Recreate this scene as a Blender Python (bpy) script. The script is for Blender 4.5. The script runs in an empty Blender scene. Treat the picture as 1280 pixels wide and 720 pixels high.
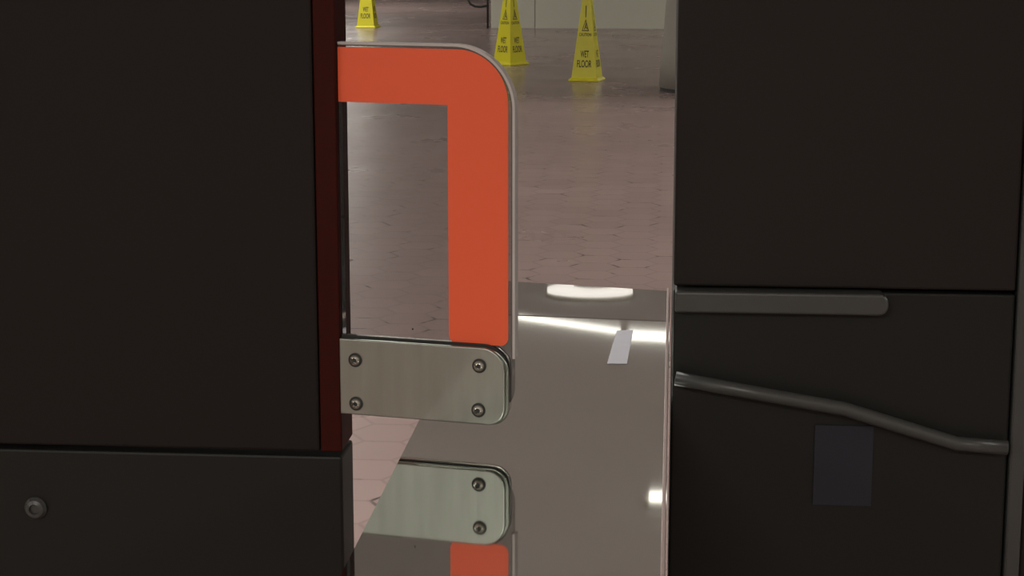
import bpy, bmesh, math, random
from mathutils import Vector, Matrix, Euler
random.seed(4)
S = bpy.context.scene
C = S.collection
R = math.radians

# ------------------------------------------------------------------ camera
cam = bpy.data.cameras.new('camera')
cam.sensor_fit = 'HORIZONTAL'
cam.sensor_width = 36.0
cam.lens = 36.0 * 2400 / 1280
cam.clip_start = 0.05
cam.clip_end = 200
co = bpy.data.objects.new('camera', cam)
C.objects.link(co)
co.location = (0, 0, 1.5)
co.rotation_euler = (R(90) - math.atan(468 / 2400), 0, math.atan(205 / math.hypot(2400, 468)))
S.camera = co

# ------------------------------------------------------------------ world, lights, exposure
w = bpy.data.worlds.new('world')
S.world = w
w.use_nodes = True
w.node_tree.nodes['Background'].inputs[0].default_value = (0.62, 0.62, 0.60, 1)
w.node_tree.nodes['Background'].inputs[1].default_value = 0.35
S.view_settings.view_transform = 'Standard'
S.view_settings.look = 'None'
S.view_settings.gamma = 1
S.view_settings.use_curve_mapping = False
S.view_settings.exposure = 0.0

LAMP_W = 125


def area(x, y, power, sx=1.2, sy=1.2, z=2.93):
    l = bpy.data.lights.new('unseen_light', 'AREA')
    l.shape = 'RECTANGLE'
    l.size, l.size_y = sx, sy
    l.energy = power
    l.color = (1.0, 0.97, 0.90)
    o = bpy.data.objects.new('unseen_light', l)
    C.objects.link(o)
    o.location = (x, y, z)


for yy in (-3.0, 2.5, 7.5, 12.5, 18.5, 24.5, 31.0):
    area(-5.6, yy, LAMP_W)
    area(4.2, yy, LAMP_W)
area(-1.0, -2.2, 115, 1.6, 0.8)  # unseen fill behind the camera, raised to brighten the leaf front
area(-1.3, 4.2, 50, 1.0, 0.3)  # added unseen lamp that lifts the lavender strip and near floor


def uplight(x, y, power):  # added unseen uplights, brighten the ceiling that the steel mirrors
    area(x, y, power, 1.6, 0.4, 2.3)
    o = C.objects[-1]
    o.rotation_euler = (R(180), 0, 0)


for yy in (4.0, 10.0, 16.0, 22.0, 29.0, 37.0):
    uplight(-6.5, yy, 60)
    uplight(5.5, yy, 60)

# ------------------------------------------------------------------ materials


def mat(name, col, rough=0.5, metal=0.0, noise=None, bump=None, spec=0.5, emit=None, coat=0.0, rvar=0.0):
    m = bpy.data.materials.new(name)
    m.use_nodes = True
    nt = m.node_tree
    b = nt.nodes['Principled BSDF']
    b.inputs['Base Color'].default_value = (*col, 1)
    b.inputs['Roughness'].default_value = rough
    b.inputs['Metallic'].default_value = metal
    b.inputs['Specular IOR Level'].default_value = spec
    b.inputs['Coat Weight'].default_value = coat
    tc = nt.nodes.new('ShaderNodeTexCoord')
    if noise:
        sc, amt = noise
        mp = nt.nodes.new('ShaderNodeMapping')
        mp.inputs['Scale'].default_value = sc
        nt.links.new(tc.outputs['Object'], mp.inputs['Vector'])
        n = nt.nodes.new('ShaderNodeTexNoise')
        n.inputs['Scale'].default_value = 1
        n.inputs['Detail'].default_value = 5
        nt.links.new(mp.outputs[0], n.inputs['Vector'])
        r = nt.nodes.new('ShaderNodeMapRange')
        r.inputs['To Min'].default_value = 1 - amt
        r.inputs['To Max'].default_value = 1 + amt
        nt.links.new(n.outputs['Fac'], r.inputs['Value'])
        mx = nt.nodes.new('ShaderNodeVectorMath')
        mx.operation = 'SCALE'
        mx.inputs[0].default_value = col
        nt.links.new(r.outputs[0], mx.inputs['Scale'])
        nt.links.new(mx.outputs[0], b.inputs['Base Color'])
        if rvar:
            r2 = nt.nodes.new('ShaderNodeMapRange')
            r2.inputs['To Min'].default_value = max(0, rough - rvar)
            r2.inputs['To Max'].default_value = rough + rvar
            nt.links.new(n.outputs['Fac'], r2.inputs['Value'])
            nt.links.new(r2.outputs[0], b.inputs['Roughness'])
    if bump:
        sc, st = bump
        mp = nt.nodes.new('ShaderNodeMapping')
        mp.inputs['Scale'].default_value = sc
        nt.links.new(tc.outputs['Object'], mp.inputs['Vector'])
        n = nt.nodes.new('ShaderNodeTexNoise')
        n.inputs['Scale'].default_value = 1
        n.inputs['Detail'].default_value = 3
        nt.links.new(mp.outputs[0], n.inputs['Vector'])
        bp = nt.nodes.new('ShaderNodeBump')
        bp.inputs['Strength'].default_value = st
        bp.inputs['Distance'].default_value = 0.01
        nt.links.new(n.outputs['Fac'], bp.inputs['Height'])
        nt.links.new(bp.outputs[0], b.inputs['Normal'])
    if emit:
        b.inputs['Emission Color'].default_value = (1.0, 0.97, 0.9, 1)
        b.inputs['Emission Strength'].default_value = emit
    return m


M = {}
M['orange'] = mat('orange_film', (0.88, 0.115, 0.038), 0.42, noise=((3, 3, 3), 0.05))
M['rim'] = mat('polished_edge', (0.52, 0.48, 0.46), 0.22, noise=((9, 9, 9), 0.1))
M['rimdark'] = mat('edge_groove', (0.10, 0.08, 0.075), 0.4, noise=((9, 9, 9), 0.1))
M['bracket'] = mat('brushed_bracket_steel', (0.33, 0.345, 0.31), 0.36, 1.0, noise=((60, 60, 6), 0.16), rvar=0.06, bump=((30, 30, 4), 0.06))
M['lid'] = mat('polished_lid_steel', (0.64, 0.65, 0.61), 0.036, 1.0, noise=((5, 1.2, 5), 0.05), rvar=0.008)
M['cap'] = mat('polished_cap_steel', (0.50, 0.50, 0.47), 0.02, 1.0, noise=((5, 1.2, 5), 0.04), rvar=0.01)
M['steel'] = mat('satin_steel', (0.5, 0.48, 0.45), 0.32, 1.0, noise=((4, 4, 30), 0.06))
M['bolt'] = mat('bolt_steel', (0.55, 0.53, 0.48), 0.22, 1.0, noise=((200, 200, 200), 0.15))
M['dark'] = mat('black_gasket', (0.02, 0.02, 0.018), 0.6, noise=((20, 20, 20), 0.1))
M['lip'] = mat('pale_edge_trim', (0.62, 0.50, 0.47), 0.30, 0.4, noise=((20, 3, 20), 0.06))
M['brown'] = mat('dark_brown_cladding', (0.0135, 0.0095, 0.0085), 0.62, noise=((2, 2, 2), 0.12), spec=0.18)
M['brown2'] = mat('dark_bronze_panel', (0.0165, 0.0125, 0.0105), 0.6, noise=((2, 2, 2), 0.14), spec=0.2)
M['black2'] = mat('black_steel_panel', (0.0125, 0.012, 0.0105), 0.5, noise=((2, 2, 2), 0.12), spec=0.22)
M['oxide'] = mat('dark_red_side_panel', (0.040, 0.0050, 0.0028), 0.6, noise=((4, 4, 4), 0.08), spec=0.1)
M['darkrail'] = mat('dark_satin_rail', (0.05, 0.05, 0.047), 0.38, noise=((8, 8, 8), 0.1), spec=0.5)
M['notice'] = mat('added_grey_notice', (0.028, 0.028, 0.036), 0.7, noise=((6, 6, 6), 0.08), spec=0.15)
M['yellow'] = mat('yellow_plastic', (0.62, 0.56, 0.012), 0.38, noise=((4, 4, 4), 0.06))
M['ink'] = mat('black_print', (0.06, 0.045, 0.01), 0.6, noise=((8, 8, 8), 0.1))
M['ceil'] = mat('ceiling_plaster', (0.60, 0.68, 0.68), 0.9, noise=((0.6, 0.6, 0.6), 0.08))
M['conc'] = mat('column_concrete', (0.27, 0.25, 0.215), 0.75, noise=((3, 3, 3), 0.1), bump=((40, 40, 40), 0.1))
M['offwhite'] = mat('parapet_paint', (0.46, 0.45, 0.37), 0.6, noise=((1.2, 1.2, 1.2), 0.08))
M['wallm'] = mat('station_wall_concrete', (0.34, 0.31, 0.28), 0.85, noise=((0.8, 0.8, 0.8), 0.15))
M['painted_reflection'] = mat('lavender_reflection', (0.75, 0.74, 0.82), 0.75, noise=((40, 40, 40), 0.04))  # reflection on the lid, put into the colour
M['lamp'] = mat('lamp_diffuser', (0.9, 0.9, 0.9), 0.5, emit=3.2, noise=((2, 2, 2), 0.02))
M['ring'] = mat('ring_lamp_diffuser', (0.9, 0.9, 0.9), 0.5, emit=1.15, noise=((2, 2, 2), 0.02))
M['glass2'] = mat('dark_window_glass', (0.008, 0.008, 0.009), 0.12, noise=((2, 2, 2), 0.05), spec=0.3)

# clear polycarbonate, slightly grey
g = bpy.data.materials.new('clear_polycarbonate')
g.use_nodes = True
nt = g.node_tree
nt.nodes.remove(nt.nodes['Principled BSDF'])
out = nt.nodes['Material Output']
tr = nt.nodes.new('ShaderNodeBsdfTransparent')
tr.inputs[0].default_value = (0.80, 0.80, 0.80, 1)
gl = nt.nodes.new('ShaderNodeBsdfGlossy')
gl.inputs['Roughness'].default_value = 0.05
di = nt.nodes.new('ShaderNodeBsdfDiffuse')
di.inputs[0].default_value = (0.3, 0.3, 0.29, 1)
mx0 = nt.nodes.new('ShaderNodeMixShader')
nz = nt.nodes.new('ShaderNodeTexNoise')
nz.inputs['Scale'].default_value = 5
mr = nt.nodes.new('ShaderNodeMapRange')
mr.inputs['To Min'].default_value = 0.01
mr.inputs['To Max'].default_value = 0.04
nt.links.new(nz.outputs['Fac'], mr.inputs['Value'])
nt.links.new(mr.outputs[0], mx0.inputs[0])
nt.links.new(tr.outputs[0], mx0.inputs[1])
nt.links.new(di.outputs[0], mx0.inputs[2])
fr = nt.nodes.new('ShaderNodeFresnel')
fr.inputs[0].default_value = 1.16
mx1 = nt.nodes.new('ShaderNodeMixShader')
nt.links.new(fr.outputs[0], mx1.inputs[0])
nt.links.new(mx0.outputs[0], mx1.inputs[1])
nt.links.new(gl.outputs[0], mx1.inputs[2])
nt.links.new(mx1.outputs[0], out.inputs['Surface'])
M['clear'] = g


def hex_floor():
    m = bpy.data.materials.new('hexagonal_red_brown_tile')
    m.use_nodes = True
    nt = m.node_tree
    N, Lk = nt.nodes, nt.links
    b = N['Principled BSDF']

    def vm(op, a, b_=None, c=None):
        n = N.new('ShaderNodeVectorMath')
        n.operation = op
        for i, v in enumerate((a, b_, c)):
            if v is None:
                continue
            if isinstance(v, tuple):
                n.inputs[i].default_value = v
            else:
                Lk.new(v, n.inputs[i])
        return n.outputs['Value'] if op in ('DOT_PRODUCT', 'LENGTH') else n.outputs['Vector']

    def ma(op, a, b_=None):
        n = N.new('ShaderNodeMath')
        n.operation = op
        for i, v in enumerate((a, b_)):
            if v is None:
                continue
            if isinstance(v, (int, float)):
                n.inputs[i].default_value = v
            else:
                Lk.new(v, n.inputs[i])
        return n.outputs[0]

    def noise(scale, det, vec):
        n = N.new('ShaderNodeTexNoise')
        n.inputs['Scale'].default_value = scale
        n.inputs['Detail'].default_value = det
        Lk.new(vec, n.inputs['Vector'])
        return n.outputs['Fac']

    def mr(v, a, b_, c, d, sm=True):
        n = N.new('ShaderNodeMapRange')
        if sm:
            n.interpolation_type = 'SMOOTHSTEP'
        n.inputs['From Min'].default_value = a
        n.inputs['From Max'].default_value = b_
        n.inputs['To Min'].default_value = c
        n.inputs['To Max'].default_value = d
        Lk.new(v, n.inputs['Value'])
        return n.outputs[0]

    tc = N.new('ShaderNodeTexCoord')
    P = tc.outputs['Object']
    sp = N.new('ShaderNodeSeparateXYZ')
    Lk.new(P, sp.inputs[0])
    cb = N.new('ShaderNodeCombineXYZ')     # flat edges run along x
    Lk.new(sp.outputs['Y'], cb.inputs['X'])
    Lk.new(sp.outputs['X'], cb.inputs['Y'])
    p = vm('ADD', vm('SCALE', cb.outputs[0]), (200.0, 200.0 * 1.7320508, 0))
    N_sc = p.node.inputs[0].links[0].from_node
    N_sc.inputs['Scale'].default_value = 1 / 0.19
    r = (1.0, 1.7320508, 1.0)
    h = (0.5, 0.8660254, 0.5)
    a = vm('SUBTRACT', vm('MODULO', p, r), h)
    bb = vm('SUBTRACT', vm('MODULO', vm('SUBTRACT', p, h), r), h)
    fl = (1.0, 1.0, 0.0)
    a = vm('MULTIPLY', a, fl)
    bb = vm('MULTIPLY', bb, fl)
    sel = ma('LESS_THAN', vm('DOT_PRODUCT', a, a), vm('DOT_PRODUCT', bb, bb))
    mix = N.new('ShaderNodeMix')
    mix.data_type = 'VECTOR'
    Lk.new(sel, mix.inputs[0])
    Lk.new(bb, mix.inputs[4])
    Lk.new(a, mix.inputs[5])
    gg = mix.outputs[1]
    ab = vm('ABSOLUTE', gg)
    sx = N.new('ShaderNodeSeparateXYZ')
    Lk.new(ab, sx.inputs[0])
    d = ma('MAXIMUM', sx.outputs['X'], vm('DOT_PRODUCT', ab, (0.5, 0.8660254, 0)))
    joint = mr(d, 0.460, 0.482, 0, 1)
    idv = vm('SUBTRACT', p, gg)
    wn = N.new('ShaderNodeTexWhiteNoise')
    Lk.new(vm('MULTIPLY', idv, (1, 1, 0)), wn.inputs['Vector'])
    tile = mr(wn.outputs['Value'], 0, 1, 0.95, 1.05, False)
    big = mr(noise(0.45, 4, P), 0.3, 0.7, 0.95, 1.05)
    # joints are filled nearly flush; only broken stretches stay dark
    brk = mr(noise(7.5, 2, P), 0.56, 0.66, 0.22, 1.0)
    jm = ma('MULTIPLY', joint, brk)
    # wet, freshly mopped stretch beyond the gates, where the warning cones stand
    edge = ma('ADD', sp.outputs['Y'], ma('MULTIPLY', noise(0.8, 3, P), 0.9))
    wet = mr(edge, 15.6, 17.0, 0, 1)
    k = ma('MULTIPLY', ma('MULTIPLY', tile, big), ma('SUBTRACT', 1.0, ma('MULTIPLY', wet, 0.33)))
    col = N.new('ShaderNodeMix')
    col.data_type = 'RGBA'
    col.inputs[6].default_value = (*FLOOR, 1)
    col.inputs[7].default_value = (0.045, 0.032, 0.028, 1)
    Lk.new(jm, col.inputs[0])
    fin = vm('SCALE', col.outputs[2])
    Lk.new(k, fin.node.inputs['Scale'])
    Lk.new(fin, b.inputs['Base Color'])
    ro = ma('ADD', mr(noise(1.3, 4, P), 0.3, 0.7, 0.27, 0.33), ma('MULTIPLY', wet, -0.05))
    Lk.new(ro, b.inputs['Roughness'])
    b.inputs['Specular IOR Level'].default_value = 0.45
    bp = N.new('ShaderNodeBump')
    bp.inputs['Strength'].default_value = 0.02
    bp.inputs['Distance'].default_value = 0.003
    Lk.new(ma('ADD', noise(9, 3, P), ma('MULTIPLY', joint, -0.35)), bp.inputs['Height'])
    Lk.new(bp.outputs[0], b.inputs['Normal'])
    return m


FLOOR = (0.345, 0.245, 0.228)
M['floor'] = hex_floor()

# ------------------------------------------------------------------ helpers


def obj(name, bm, m, parent=None, bevel=0, seg=2, smooth=False):
    me = bpy.data.meshes.new(name)
    bmesh.ops.recalc_face_normals(bm, faces=bm.faces)
    bm.to_mesh(me)
    bm.free()
    me.materials.append(M[m] if isinstance(m, str) else m)
    if smooth:
        for f in me.polygons:
            f.use_smooth = True
    o = bpy.data.objects.new(name, me)
    C.objects.link(o)
    if parent:
        o.parent = parent
    if bevel:
        md = o.modifiers.new('bevel', 'BEVEL')
        md.width = bevel
        md.segments = seg
        md.limit_method = 'ANGLE'
    return o


def thing(name, label, cat, loc=(0, 0, 0), rz=0, group=None):
    o = bpy.data.objects.new(name, None)
    C.objects.link(o)
    o.location = loc
    o.rotation_euler = (0, 0, rz)
    o.empty_display_size = 0.1
    o['label'] = label
    o['category'] = cat
    if group:
        o['group'] = group
    return o


def tag(o, label, cat, group=None):
    o['label'] = label
    o['category'] = cat
    if group:
        o['group'] = group
    return o


def box(bm, x0, x1, y0, y1, z0, z1):
    v = [bm.verts.new((x, y, z)) for x in (x0, x1) for y in (y0, y1) for z in (z0, z1)]
    for f in ((0, 1, 3, 2), (4, 6, 7, 5), (0, 4, 5, 1), (2, 3, 7, 6), (0, 2, 6, 4), (1, 5, 7, 3)):
        bm.faces.new([v[i] for i in f])


def bx(name, d, m, parent=None, bevel=0, **k):
    bm = bmesh.new()
    box(bm, *d)
    return obj(name, bm, m, parent, bevel, **k)


def rounded(x0, x1, z0, z1, r):
    """outline in the xz plane, r = radii of (bottom left, bottom right, top right, top left)"""
    pts = []
    for (cx, cz, rr, a0) in ((x0 + r[0], z0 + r[0], r[0], 180), (x1 - r[1], z0 + r[1], r[1], 270),
                             (x1 - r[2], z1 - r[2], r[2], 0), (x0 + r[3], z1 - r[3], r[3], 90)):
        if rr <= 1e-6:
            pts.append((cx, cz))
        else:
            for k in range(15):
                a = R(a0 + 90 * k / 14)
                pts.append((cx + rr * math.cos(a), cz + rr * math.sin(a)))
    return pts


def prism(pts, y0, y1):
    bm = bmesh.new()
    a = [bm.verts.new((x, y0, z)) for x, z in pts]
    b = [bm.verts.new((x, y1, z)) for x, z in pts]
    bm.faces.new(a)
    bm.faces.new(b[::-1])
    n = len(pts)
    for i in range(n):
        bm.faces.new((a[i], b[i], b[(i + 1) % n], a[(i + 1) % n]))
    return bm


def lathe(prof, seg=24, axis='Z', bm=None, loc=(0, 0, 0), phase=0):
    bm = bm or bmesh.new()
    rings = []
    for r, z in prof:
        ring = []
        for k in range(seg):
            a = 2 * math.pi * k / seg + phase
            x, y = r * math.cos(a), r * math.sin(a)
            p = (x, y, z) if axis == 'Z' else (x, -z, y)
            ring.append(bm.verts.new((p[0] + loc[0], p[1] + loc[1], p[2] + loc[2])))
        rings.append(ring)
    for A, B in zip(rings, rings[1:]):
        for k in range(seg):
            bm.faces.new((A[k], A[(k + 1) % seg], B[(k + 1) % seg], B[k]))
    bm.faces.new(rings[0][::-1])
    bm.faces.new(rings[-1])
    return bm


def tube(pts, r, seg=12, closed=False):
    bm = bmesh.new()
    rings = []
    P = [Vector(p) for p in pts]
    for i, p in enumerate(P):
        t = (P[min(i + 1, len(P) - 1)] - P[max(i - 1, 0)]).normalized()
        up = Vector((0, 1, 0)) if abs(t.y) < 0.9 else Vector((1, 0, 0))
        n = t.cross(up).normalized()
        q = t.cross(n)
        rings.append([bm.verts.new(p + r * (math.cos(2 * math.pi * k / seg) * n + math.sin(2 * math.pi * k / seg) * q)) for k in range(seg)])
    for A, B in zip(rings, rings[1:]):
        for k in range(seg):
            bm.faces.new((A[k], A[(k + 1) % seg], B[(k + 1) % seg], B[k]))
    bm.faces.new(rings[0][::-1])
    bm.faces.new(rings[-1])
    return bm


def struct(o):
    o['kind'] = 'structure'
    return o


# ------------------------------------------------------------------ the setting
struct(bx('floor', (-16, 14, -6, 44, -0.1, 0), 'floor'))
struct(bx('ceiling', (-16, 14, -6, 44, 3.0, 3.12), 'ceil'))
struct(bx('wall_left', (-16.2, -16, -6, 44, 0, 3.0), 'wallm'))
struct(bx('wall_right', (14, 14.2, -6, 44, 0, 3.0), 'wallm'))
struct(bx('wall_back', (-16, 14, 44, 44.2, 0, 3.0), 'wallm'))

struct(bx('wall_front', (-16, 14, -6.2, -6, 0, 3.0), 'offwhite'))

# ------------------------------------------------------------------ gate leaf
leaf = thing('gate_leaf', 'clear glass fare gate leaf with a thick orange border and bolted steel bracket', 'gate', (-0.352, 2.05, 0), R(-12))
U1, Z0, Z1, RR = 0.1925, 0.966, 1.3655, 0.068
UL = -0.006
obj('glass_pane', prism(rounded(UL, U1 - 0.003, Z0, Z1 - 0.003, (0, .03, RR - .003, 0)), -0.005, 0.005), 'clear', leaf)


def ring_strip(x0, x1, z0, z1, r, wdt, y0, y1):
    o_ = [(x0, z1)] + [p for p in rounded(x0, x1, z0, z1, (0, 0.03, r, 0)) if p[0] > x1 - r - 1e-6 and p[1] > z0 + 0.02]
    i_ = [(x0, z1 - wdt)] + [p for p in rounded(x0, x1 - wdt, z0 + wdt, z1 - wdt, (0, 0.03, r - wdt, 0)) if p[0] > x1 - r - 1e-6 and p[1] > z0 + 0.02 + wdt]

    def arc(off):
        pts = [(x1 - off, z0)]
        for k in range(25):
            a = R(90 * k / 24)
            pts.append((x1 - r + (r - off) * math.cos(a), z1 - r + (r - off) * math.sin(a)))
        pts.append((x0, z1 - off))
        return pts
    A, B = arc(0), arc(wdt)
    bm = bmesh.new()
    rows = [[bm.verts.new((x, y, z)) for x, z in L_] for L_, y in ((A, y0), (B, y0), (B, y1), (A, y1))]
    n = len(A)
    for j in range(4):
        for i in range(n - 1):
            bm.faces.new((rows[j][i], rows[j][i + 1], rows[(j + 1) % 4][i + 1], rows[(j + 1) % 4][i]))
    bm.faces.new([rows[j][0] for j in range(4)])
    bm.faces.new([rows[j][-1] for j in range(4)])
    return bm


e_ = obj('polished_edge', ring_strip(UL, U1, 1.03, Z1, RR, 0.0028, -0.006, 0.006), 'rim', leaf)
e_['label'] = 'pale polished edge of the glass'
obj('edge_groove', ring_strip(UL, U1 - 0.0029, 1.03, Z1 - 0.0029, RR - 0.0029, 0.0012, -0.0055, 0.0055), 'rimdark', leaf)


def l_band():
    x0, xi, x1 = UL, 0.1180, 0.1850
    zb, zi, zt, r, rb = 1.0435, 1.3012, 1.3600, 0.056, 0.009
    pts = [(x0, zi), (xi, zi)]
    for k in range(9):
        a = R(180 + 90 * k / 8)
        pts.append((xi + rb + rb * math.cos(a), zb + rb + rb * math.sin(a)))
    for k in range(9):
        a = R(270 + 90 * k / 8)
        pts.append((x1 - rb + rb * math.cos(a), zb + rb + rb * math.sin(a)))
    for k in range(17):
        a = R(90 * k / 16)
        pts.append((x1 - r + r * math.cos(a), zt - r + r * math.sin(a)))
    pts.append((x0, zt))
    return pts


ob = obj('orange_band', prism(l_band(), -0.0062, -0.0051), 'orange', leaf)
ob['label'] = 'orange-red reflective border of the gate leaf'
obj('dark_speck', lathe([(0.0011, 0), (0.0010, 0.0003)], 10, 'Y', loc=(0.076, -0.0052, 1.0555)), 'dark', leaf)  # small dark speck on the pane
# bracket: two plates and a gasket clamped with button-head bolts
BZ0, BZ1 = 0.957, 1.0425
gk = obj('gasket', prism(rounded(UL, 0.1862, BZ0 - 0.0012, BZ1 + 0.0022, (0, .020, .028, 0)), -0.0085, -0.0063), 'dark', leaf)
gk['label'] = 'black gasket behind the steel bracket'
bp_ = obj('bracket_plate', prism(rounded(UL, 0.1872, BZ0 - 0.0006, BZ1 - 0.0015, (0, .021, .027, 0)), -0.0115, -0.0085), 'bracket', leaf, bevel=0.0009)
fp = obj('bracket_plate', prism(rounded(UL, 0.1842, BZ0, BZ1, (0, .020, .026, 0)), -0.0165, -0.0117), 'bracket', leaf, bevel=0.0016, seg=3)
fp['label'] = 'brushed steel bracket plate'
obj('bracket_plate', prism(rounded(UL, 0.1842, BZ0, BZ1, (0, .020, .026, 0)), 0.0055, 0.0105), 'steel', leaf, bevel=0.0012)


def bolt_mesh():
    bm = lathe([(0.0060, 0), (0.0060, 0.0014), (0.0052, 0.0030), (0.0034, 0.0041), (0.0031, 0.0042), (0.0029, 0.0020)], 24, 'Y')
    return bm


first = None
for (u, z) in ((0.0129, 1.0192), (0.1558, 1.0225), (0.0131, 0.970), (0.1547, 0.9733)):
    b = obj('bolt', bolt_mesh(), 'bolt', leaf, smooth=False)
    b.location = (u, -0.0170, z)
    wsh = obj('washer', lathe([(0.0079, 0), (0.0079, 0.0005), (0.0074, 0.0007)], 28, 'Y'), 'dark', b)
    hx = obj('hex_socket', lathe([(0.0028, 0.0015), (0.0028, 0.0024)], 6, 'Y'), 'dark', b)

# ------------------------------------------------------------------ steel gate cabinet under the leaf
cab = thing('fare_gate_cabinet', 'polished stainless steel fare gate cabinet running under the glass leaf', 'cabinet', (-0.1416, 2.0, 0))
X0, X1, HC = -0.1416, 0.1416, 0.9315


def quad(pts, z0, z1):
    pts = [(x, (y + 2) * 1.0262 - 2) for x, y in pts]
    bm = bmesh.new()
    a = [bm.verts.new((x, y, z0)) for x, y in pts]
    b = [bm.verts.new((x, y, z1)) for x, y in pts]
    bm.faces.new(a)
    bm.faces.new(b)
    for i in range(len(pts)):
        j = (i + 1) % len(pts)
        bm.faces.new((a[i], a[j], b[j], b[i]))
    return bm


obj('body', quad([(X0 + .006, -0.86), (X1 - .006, -0.86), (X1 - .006, 0.815), (X0 + .006, 0.885)], 0.06, HC - 0.024), 'steel', cab, bevel=0.006)
obj('plinth', quad([(X0 + .02, -0.84), (X1 - .02, -0.84), (X1 - .02, 0.80), (X0 + .02, 0.865)], 0.0, 0.06), 'dark', cab)
LZ = HC - 0.022


def lid_bm(ya, yb_l, yb_r, n=40, roll=0.012):
    # plate whose surface rolls over gently at its far edge
    bm = bmesh.new()
    rows = []
    for i in range(n + 1):
        t = i / n
        row = []
        for j in range(13):
            s = j / 12
            x = X0 + (X1 - X0) * s
            yb = yb_l + (yb_r - yb_l) * s
            y = ya + (yb - ya) * (1 - (1 - t) ** 1.8)
            z = HC
            d = yb - y
            if d < roll:
                q = 1 - d / roll
                z -= 0.0035 * q * q
            row.append(bm.verts.new((x, y, z)))
        rows.append(row)
    for A, B in zip(rows, rows[1:]):
        for j in range(12):
            bm.faces.new((A[j], A[j + 1], B[j + 1], B[j]))
    ext = bmesh.ops.extrude_face_region(bm, geom=bm.faces[:])
    for v in [g_ for g_ in ext['geom'] if isinstance(g_, bmesh.types.BMVert)]:
        v.co.z = LZ
    return bm


lid = obj('lid', lid_bm(-0.84, 0.711, 0.680, roll=0.004), 'lid', cab)
cap = quad([(X0, 0.6455), (X1, 0.6155), (X1, 0.835), (X0 + .004, 0.900)], LZ, HC - 0.001)
o = obj('end_cap', cap, 'cap', cab, bevel=0.003, seg=3)
bx('seam', (X0 + .004, X1 - .004, 0.672, 0.73, LZ - .004, HC - 0.012), 'dark', cab)
e = obj('edge_trim', quad([(X1 - 0.0045, -0.87), (X1 - 0.0005, -0.87), (X1 - 0.0005, 0.835), (X1 - 0.0045, 0.835)], HC + 0.0, HC + 0.0035), 'lip', cab, bevel=0.001)
e['label'] = 'pale raised edge trim'
pp = obj('reflection_strip', quad([(0.0625, 0.345), (0.088, 0.346), (0.0915, 0.545), (0.069, 0.540)], HC + 0.0003, HC + 0.0008), 'painted_reflection')  # pale strip painted in as a mirrored sign on the lid
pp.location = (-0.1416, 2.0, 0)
tag(pp, 'small pale lavender strip, a reflection painted on the steel cabinet lid', 'painted_reflection')

# ------------------------------------------------------------------ invented dark pillar that carries the leaf, added to darken the left margin
pil = thing('added_pillar', 'added dark brown pillar beside the orange-bordered leaf, carrying its hinge side', 'pillar', (-0.62, 2.09, 0))
PR = 0.2595        # right face
bx('upper_panel', (-0.27, 0.2345, -0.052, 0.02, 0.912, 2.25), 'brown', pil, bevel=0.003)
bx('lower_panel', (-0.27, PR, -0.053, 0.02, 0.09, 0.907), 'black2', pil, bevel=0.003)
bx('plinth', (-0.26, 0.25, -0.045, 0.015, 0, 0.09), 'dark', pil)
sd = bx('corner_panel', (0.2355, PR, -0.052, 0.02, 0.912, 2.25), 'oxide', pil, bevel=0.002)  # invented red strip on the added pillar
sd['label'] = 'dark red corner panel'
for (bxx, bz) in ((-0.092, 0.839), (-0.092, 0.30), (0.2, 0.30)):
    b = obj('bolt', lathe([(0.013, 0), (0.013, 0.003), (0.010, 0.007), (0.006, 0.0085), (0.0055, 0.004)], 24, 'Y'), 'darkrail', pil)
    b.location = (bxx, -0.0533, bz)

# ------------------------------------------------------------------ invented dark kiosk, added to darken the right margin
ki = thing('added_kiosk', 'added dark bronze attendant kiosk standing to the right of the steel cabinet', 'kiosk', (0.75, 3.2, 0))
KX0, KX1, KY = -0.746, 0.75, -1.0
bx('upper_panel', (KX0, -0.355, KY, 1.0, 1.075, 2.0), 'brown2', ki, bevel=0.003)
bx('lower_panel', (KX0, -0.355, KY, 1.0, 0.1, 1.071), 'black2', ki, bevel=0.003)
bx('corner_post', (-0.353, -0.335, KY - 0.004, 1.0, 0.1, 2.0), 'darkrail', ki, bevel=0.003)
bx('side_panel', (-0.333, KX1, KY + 0.01, 1.0, 0.1, 1.05), 'brown2', ki, bevel=0.003)
wn = bx('window_frame', (-0.333, KX1, KY + 0.01, 1.0, 1.055, 2.0), 'brown2', ki, bevel=0.003)
bx('window_glass', (-0.27, KX1 - 0.06, KY + 0.004, KY + 0.0095, 1.12, 1.9), 'glass2', ki)
bx('plinth', (KX0 + .01, KX1, KY + 0.02, 0.99, 0, 0.1), 'dark', ki)
bx('roof_slab', (KX0, KX1 + 0.02, KY, 1.02, 2.005, 2.1), 'brown2', ki, bevel=0.006)
lg = obj('ledge', prism(rounded(KX0 + 0.002, -0.50, 1.047, 1.072, (.003, .011, .011, .003)), KY - 0.018, KY + 0.05), 'darkrail', ki, bevel=0.004, seg=3)  # added ledge and rail, shaped to catch pale highlights
pts = [(KX0 + 0.004, KY - 0.014, 0.968), (KX0 + 0.10, KY - 0.015, 0.952), (KX0 + 0.20, KY - 0.016, 0.936), (KX0 + 0.27, KY - 0.016, 0.915), (KX0 + 0.33, KY - 0.015, 0.897), (KX0 + 0.388, KY - 0.014, 0.893)]
obj('grab_rail', tube(pts, 0.0085, 14), 'darkrail', ki, smooth=True)
nt_ = bx('added_notice', (KX0 + 0.168, KX0 + 0.236, KY - 0.0022, KY - 0.0006, 0.815, 0.912), 'notice')  # added card, an invented grey patch on the kiosk
nt_.location = (0.75, 3.2, 0)
tag(nt_, 'added faint grey notice card on the dark kiosk front below the sloping rail', 'notice')

# ------------------------------------------------------------------ wet floor cones


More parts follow.
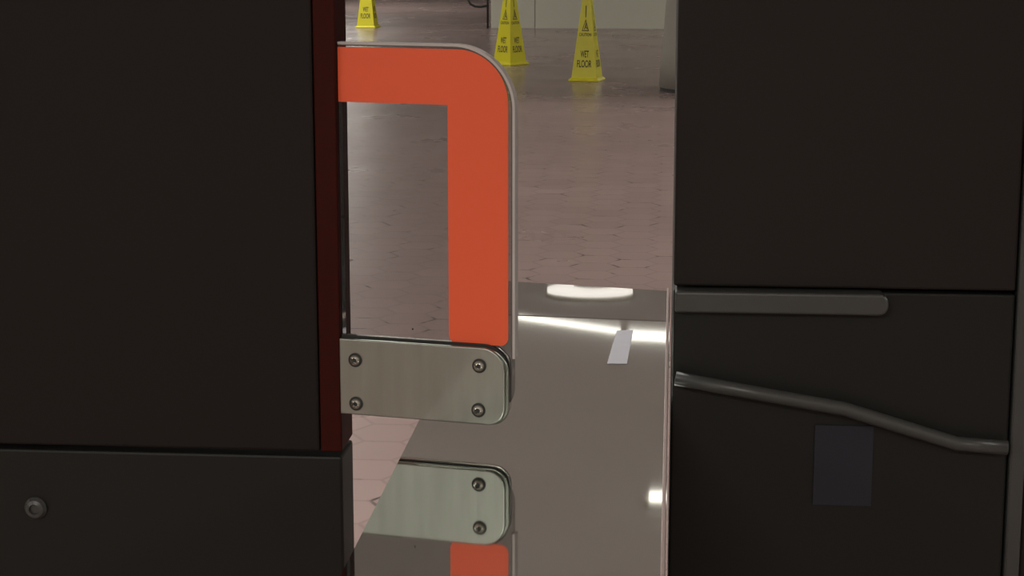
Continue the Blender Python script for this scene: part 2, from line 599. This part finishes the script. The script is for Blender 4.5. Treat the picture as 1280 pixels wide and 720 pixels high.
def word(s, width, height, m, parent, face_z, rot):
    cu = bpy.data.curves.new('word', 'FONT')
    cu.body = s
    cu.align_x = 'CENTER'
    cu.size = 1
    cu.offset = 0.02
    t = bpy.data.objects.new('tmp', cu)
    C.objects.link(t)
    bpy.context.view_layer.update()
    dg = bpy.context.evaluated_depsgraph_get()
    me = bpy.data.meshes.new_from_object(t.evaluated_get(dg))
    bpy.data.objects.remove(t)
    xs = [v.co.x for v in me.vertices]
    ys = [v.co.y for v in me.vertices]
    kx, ky = width / (max(xs) - min(xs)), height / (max(ys) - min(ys))
    cx, y0 = (max(xs) + min(xs)) / 2, min(ys)
    put(me, [((v.co.x - cx) * kx, (v.co.y - y0) * ky) for v in me.vertices], face_z, rot)
    me.materials.clear()
    me.materials.append(M[m])
    o = bpy.data.objects.new('lettering', me)
    C.objects.link(o)
    o.parent = parent
    return o


CB, CT, CH = 0.118, 0.020, 0.91       # half width at the foot, at the top, height


def face_half(z):
    return CB + (CT - CB) * (z - 0.03) / (CH - 0.03)


def put(me, pts, face_z, rot):
    for v, (a, b) in zip(me.vertices, pts):
        z = face_z + b
        y = -(face_half(z) + 0.0012)
        c, s = math.cos(rot), math.sin(rot)
        v.co = (a * c - y * s, a * s + y * c, z)


def poly(name, polys, m, parent, face_z, rot):
    me = bpy.data.meshes.new(name)
    vs, fs = [], []
    for p in polys:
        fs.append(tuple(range(len(vs), len(vs) + len(p))))
        vs += p
    me.from_pydata([(a, b, 0) for a, b in vs], [], fs)
    put(me, vs, face_z, rot)
    me.materials.append(M[m])
    o = bpy.data.objects.new(name, me)
    C.objects.link(o)
    o.parent = parent
    return o


def make_cone(label):
    t = thing('wet_floor_cone', label, 'safety cone', group='yellow wet floor cones')
    bm = lathe([(CB * 1.4142, 0.028), (CB * 1.4142, 0.03), (CT * 1.4142, CH), (CT * 0.9, CH + 0.006)], 4, phase=R(45))
    obj('cone_body', bm, 'yellow', t, bevel=0.006, seg=2)
    bm = lathe([(0.142 * 1.4142, 0.0), (0.142 * 1.4142, 0.012), (0.121 * 1.4142, 0.030), (0.1 * 1.4142, 0.031)], 4, phase=R(45))
    obj('base_flange', bm, 'yellow', t, bevel=0.004)
    for k in range(4):
        rot = R(90 * k)
        word('FLOOR', 0.135, 0.066, 'ink', t, 0.125, rot)
        word('WET', 0.078, 0.062, 'ink', t, 0.215, rot)
        word('CAUTION', 0.112, 0.030, 'ink', t, 0.405, rot)
        # tall warning triangle with a slipping figure in it
        poly('warning_symbol', [
            [(-0.034, 0), (0.034, 0), (0.031, 0.008), (-0.031, 0.008)],
            [(-0.034, 0), (-0.028, 0), (0.003, 0.098), (0.0, 0.108)],
            [(0.034, 0), (0.0, 0.108), (-0.003, 0.098), (0.028, 0)],
            [(-0.014, 0.014), (-0.006, 0.014), (0.004, 0.042), (-0.003, 0.046)],
            [(0.002, 0.030), (0.018, 0.014), (0.022, 0.018), (0.006, 0.044)],
            [(-0.003, 0.040), (0.006, 0.040), (0.008, 0.062), (-0.002, 0.062)],
            [(0.0, 0.066), (0.004, 0.063), (0.008, 0.066), (0.008, 0.072), (0.004, 0.075), (0.0, 0.072)],
        ], 'ink', t, 0.452, rot)
        poly('warning_symbol', [[(-0.004, 0), (0.004, 0), (0.005, 0.105), (-0.005, 0.105)]], 'ink', t, 0.575, rot)
    return t


def copy_tree(o, parent=None):
    c = o.copy()
    C.objects.link(c)
    c.parent = parent
    for ch in list(o.children):
        copy_tree(ch, c)
    return c


cone0 = make_cone('yellow wet floor cone with its broad face forward, nearest the grey column')
c2 = copy_tree(cone0)
c2['label'] = 'yellow wet floor cone turned corner-on behind the rounded corner of the gate leaf'
c3 = copy_tree(cone0)
c3['label'] = 'farthest yellow wet floor cone, above the orange top band of the gate leaf'
cone0.location, cone0.rotation_euler.z = (-0.79, 17.64, 0), R(-11)
c2.location, c2.rotation_euler.z = (-1.655, 19.48, 0), R(-38)
c3.location, c3.rotation_euler.z = (-4.10, 25.72, 0), R(-6)

# ------------------------------------------------------------------ background
pw = thing('low_wall', 'pale off-white low wall at the far side of the hall', 'low wall', (-1.1, 25.7, 0))
bx('wall_slab', (-1.325, -0.74, -0.12, 0.16, 0.0, 1.05), 'offwhite', pw, bevel=0.01)
bx('wall_slab', (-0.735, 2.2, -0.12, 0.16, 0.0, 1.05), 'offwhite', pw, bevel=0.01)
bx('coping', (-1.35, 2.23, -0.15, 0.19, 1.052, 1.11), 'offwhite', pw, bevel=0.01)
sk = bx('skirting', (-1.325, 2.2, -0.128, -0.121, 0.0, 0.012), 'wallm', pw)

hr = thing('handrail', 'thin dark metal handrail with curled end beside the low off-white wall', 'handrail', (-2.50, 25.6, 0))
obj('post', tube([(0.03, 0, 0.0), (0.03, 0, 0.5), (0.03, 0, 1.0)], 0.014), 'dark', hr, smooth=True)
loop = [(0.03, 0, 0.30), (-0.06, 0, 0.285), (-0.14, 0, 0.29), (-0.20, 0, 0.32), (-0.225, 0, 0.37), (-0.20, 0, 0.43), (-0.12, 0, 0.45), (0.03, 0, 0.45)]
obj('rail_loop', tube(loop, 0.015), 'dark', hr, smooth=True)
obj('top_rail', tube([(0.03, 0, 1.0), (-1.2, 0, 1.0), (-2.6, 0, 1.0)], 0.017), 'dark', hr, smooth=True)
obj('post', tube([(-2.6, 0, 0.0), (-2.6, 0, 0.5), (-2.6, 0, 1.0)], 0.014), 'dark', hr, smooth=True)

cl = thing('concrete_column', 'grey concrete column beyond the dark kiosk, right of the nearest cone', 'column', (0.42, 16.75, 0))
bm = lathe([(0.545, 0.03), (0.52, 0.35), (0.49, 0.8), (0.47, 1.4), (0.47, 3.0)], 40)
obj('shaft', bm, 'conc', cl, smooth=True)
obj('shadow_ring', lathe([(0.535, 0.0), (0.535, 0.03)], 40), 'dark', cl)  # dark ring stands in for the shadow at the column base

# ------------------------------------------------------------------ ceiling lamps, mirrored by the polished lid


def lamp_strip(p, q, wd, label):
    p, q = Vector(p), Vector(q)
    L_ = (q - p).length
    t = thing('strip_lamp', label, 'ceiling lamp', ((p + q) / 2), math.atan2(q.y - p.y, q.x - p.x), 'strip lamps on the ceiling')
    bx('housing', (-L_ / 2 - .02, L_ / 2 + .02, -wd / 2 - .02, wd / 2 + .02, -0.03, 0.0), 'offwhite', t)
    bx('diffuser', (-L_ / 2, L_ / 2, -wd / 2, wd / 2, -0.05, -0.0305), 'lamp', t)


lamp_strip((-0.985, 12.30, 3.0), (-0.315, 11.90, 3.0), 0.035, 'strip_lamp')
lamp_strip((-0.255, 11.80, 3.0), (0.9, 11.62, 3.0), 0.14, 'strip_lamp')
lamp_strip((-0.078, 8.397, 3.0), (1.079, 8.397, 3.0), 0.08, 'strip_lamp')
for o_, lb in zip([x for x in C.objects if x.name.startswith('strip_lamp')],
                  ('narrow ceiling strip lamp mirrored as a thin white streak in the steel lid',
                   'wide ceiling strip lamp mirrored as the brightest patch beside the painted lavender strip',
                   'nearest ceiling strip lamp mirrored as a short streak at the lid edge')):
    o_['label'] = lb
rl = thing('ring_lamp', 'round ceiling ring lamp mirrored as a white ellipse in the cabinet end', 'ceiling lamp', (-0.56, 13.22, 3.0))
rl.scale = (1, 0.66, 1)
bm = lathe([(0.31, -0.03), (0.31, 0.0)], 48)
obj('housing', bm, 'offwhite', rl)
obj('diffuser', lathe([(0.30, -0.06), (0.30, -0.031)], 48), 'ring', rl)
obj('centre_cap', lathe([(0.14, -0.075), (0.14, -0.061)], 32, loc=(0.02, 0.14, 0)), 'conc', rl)
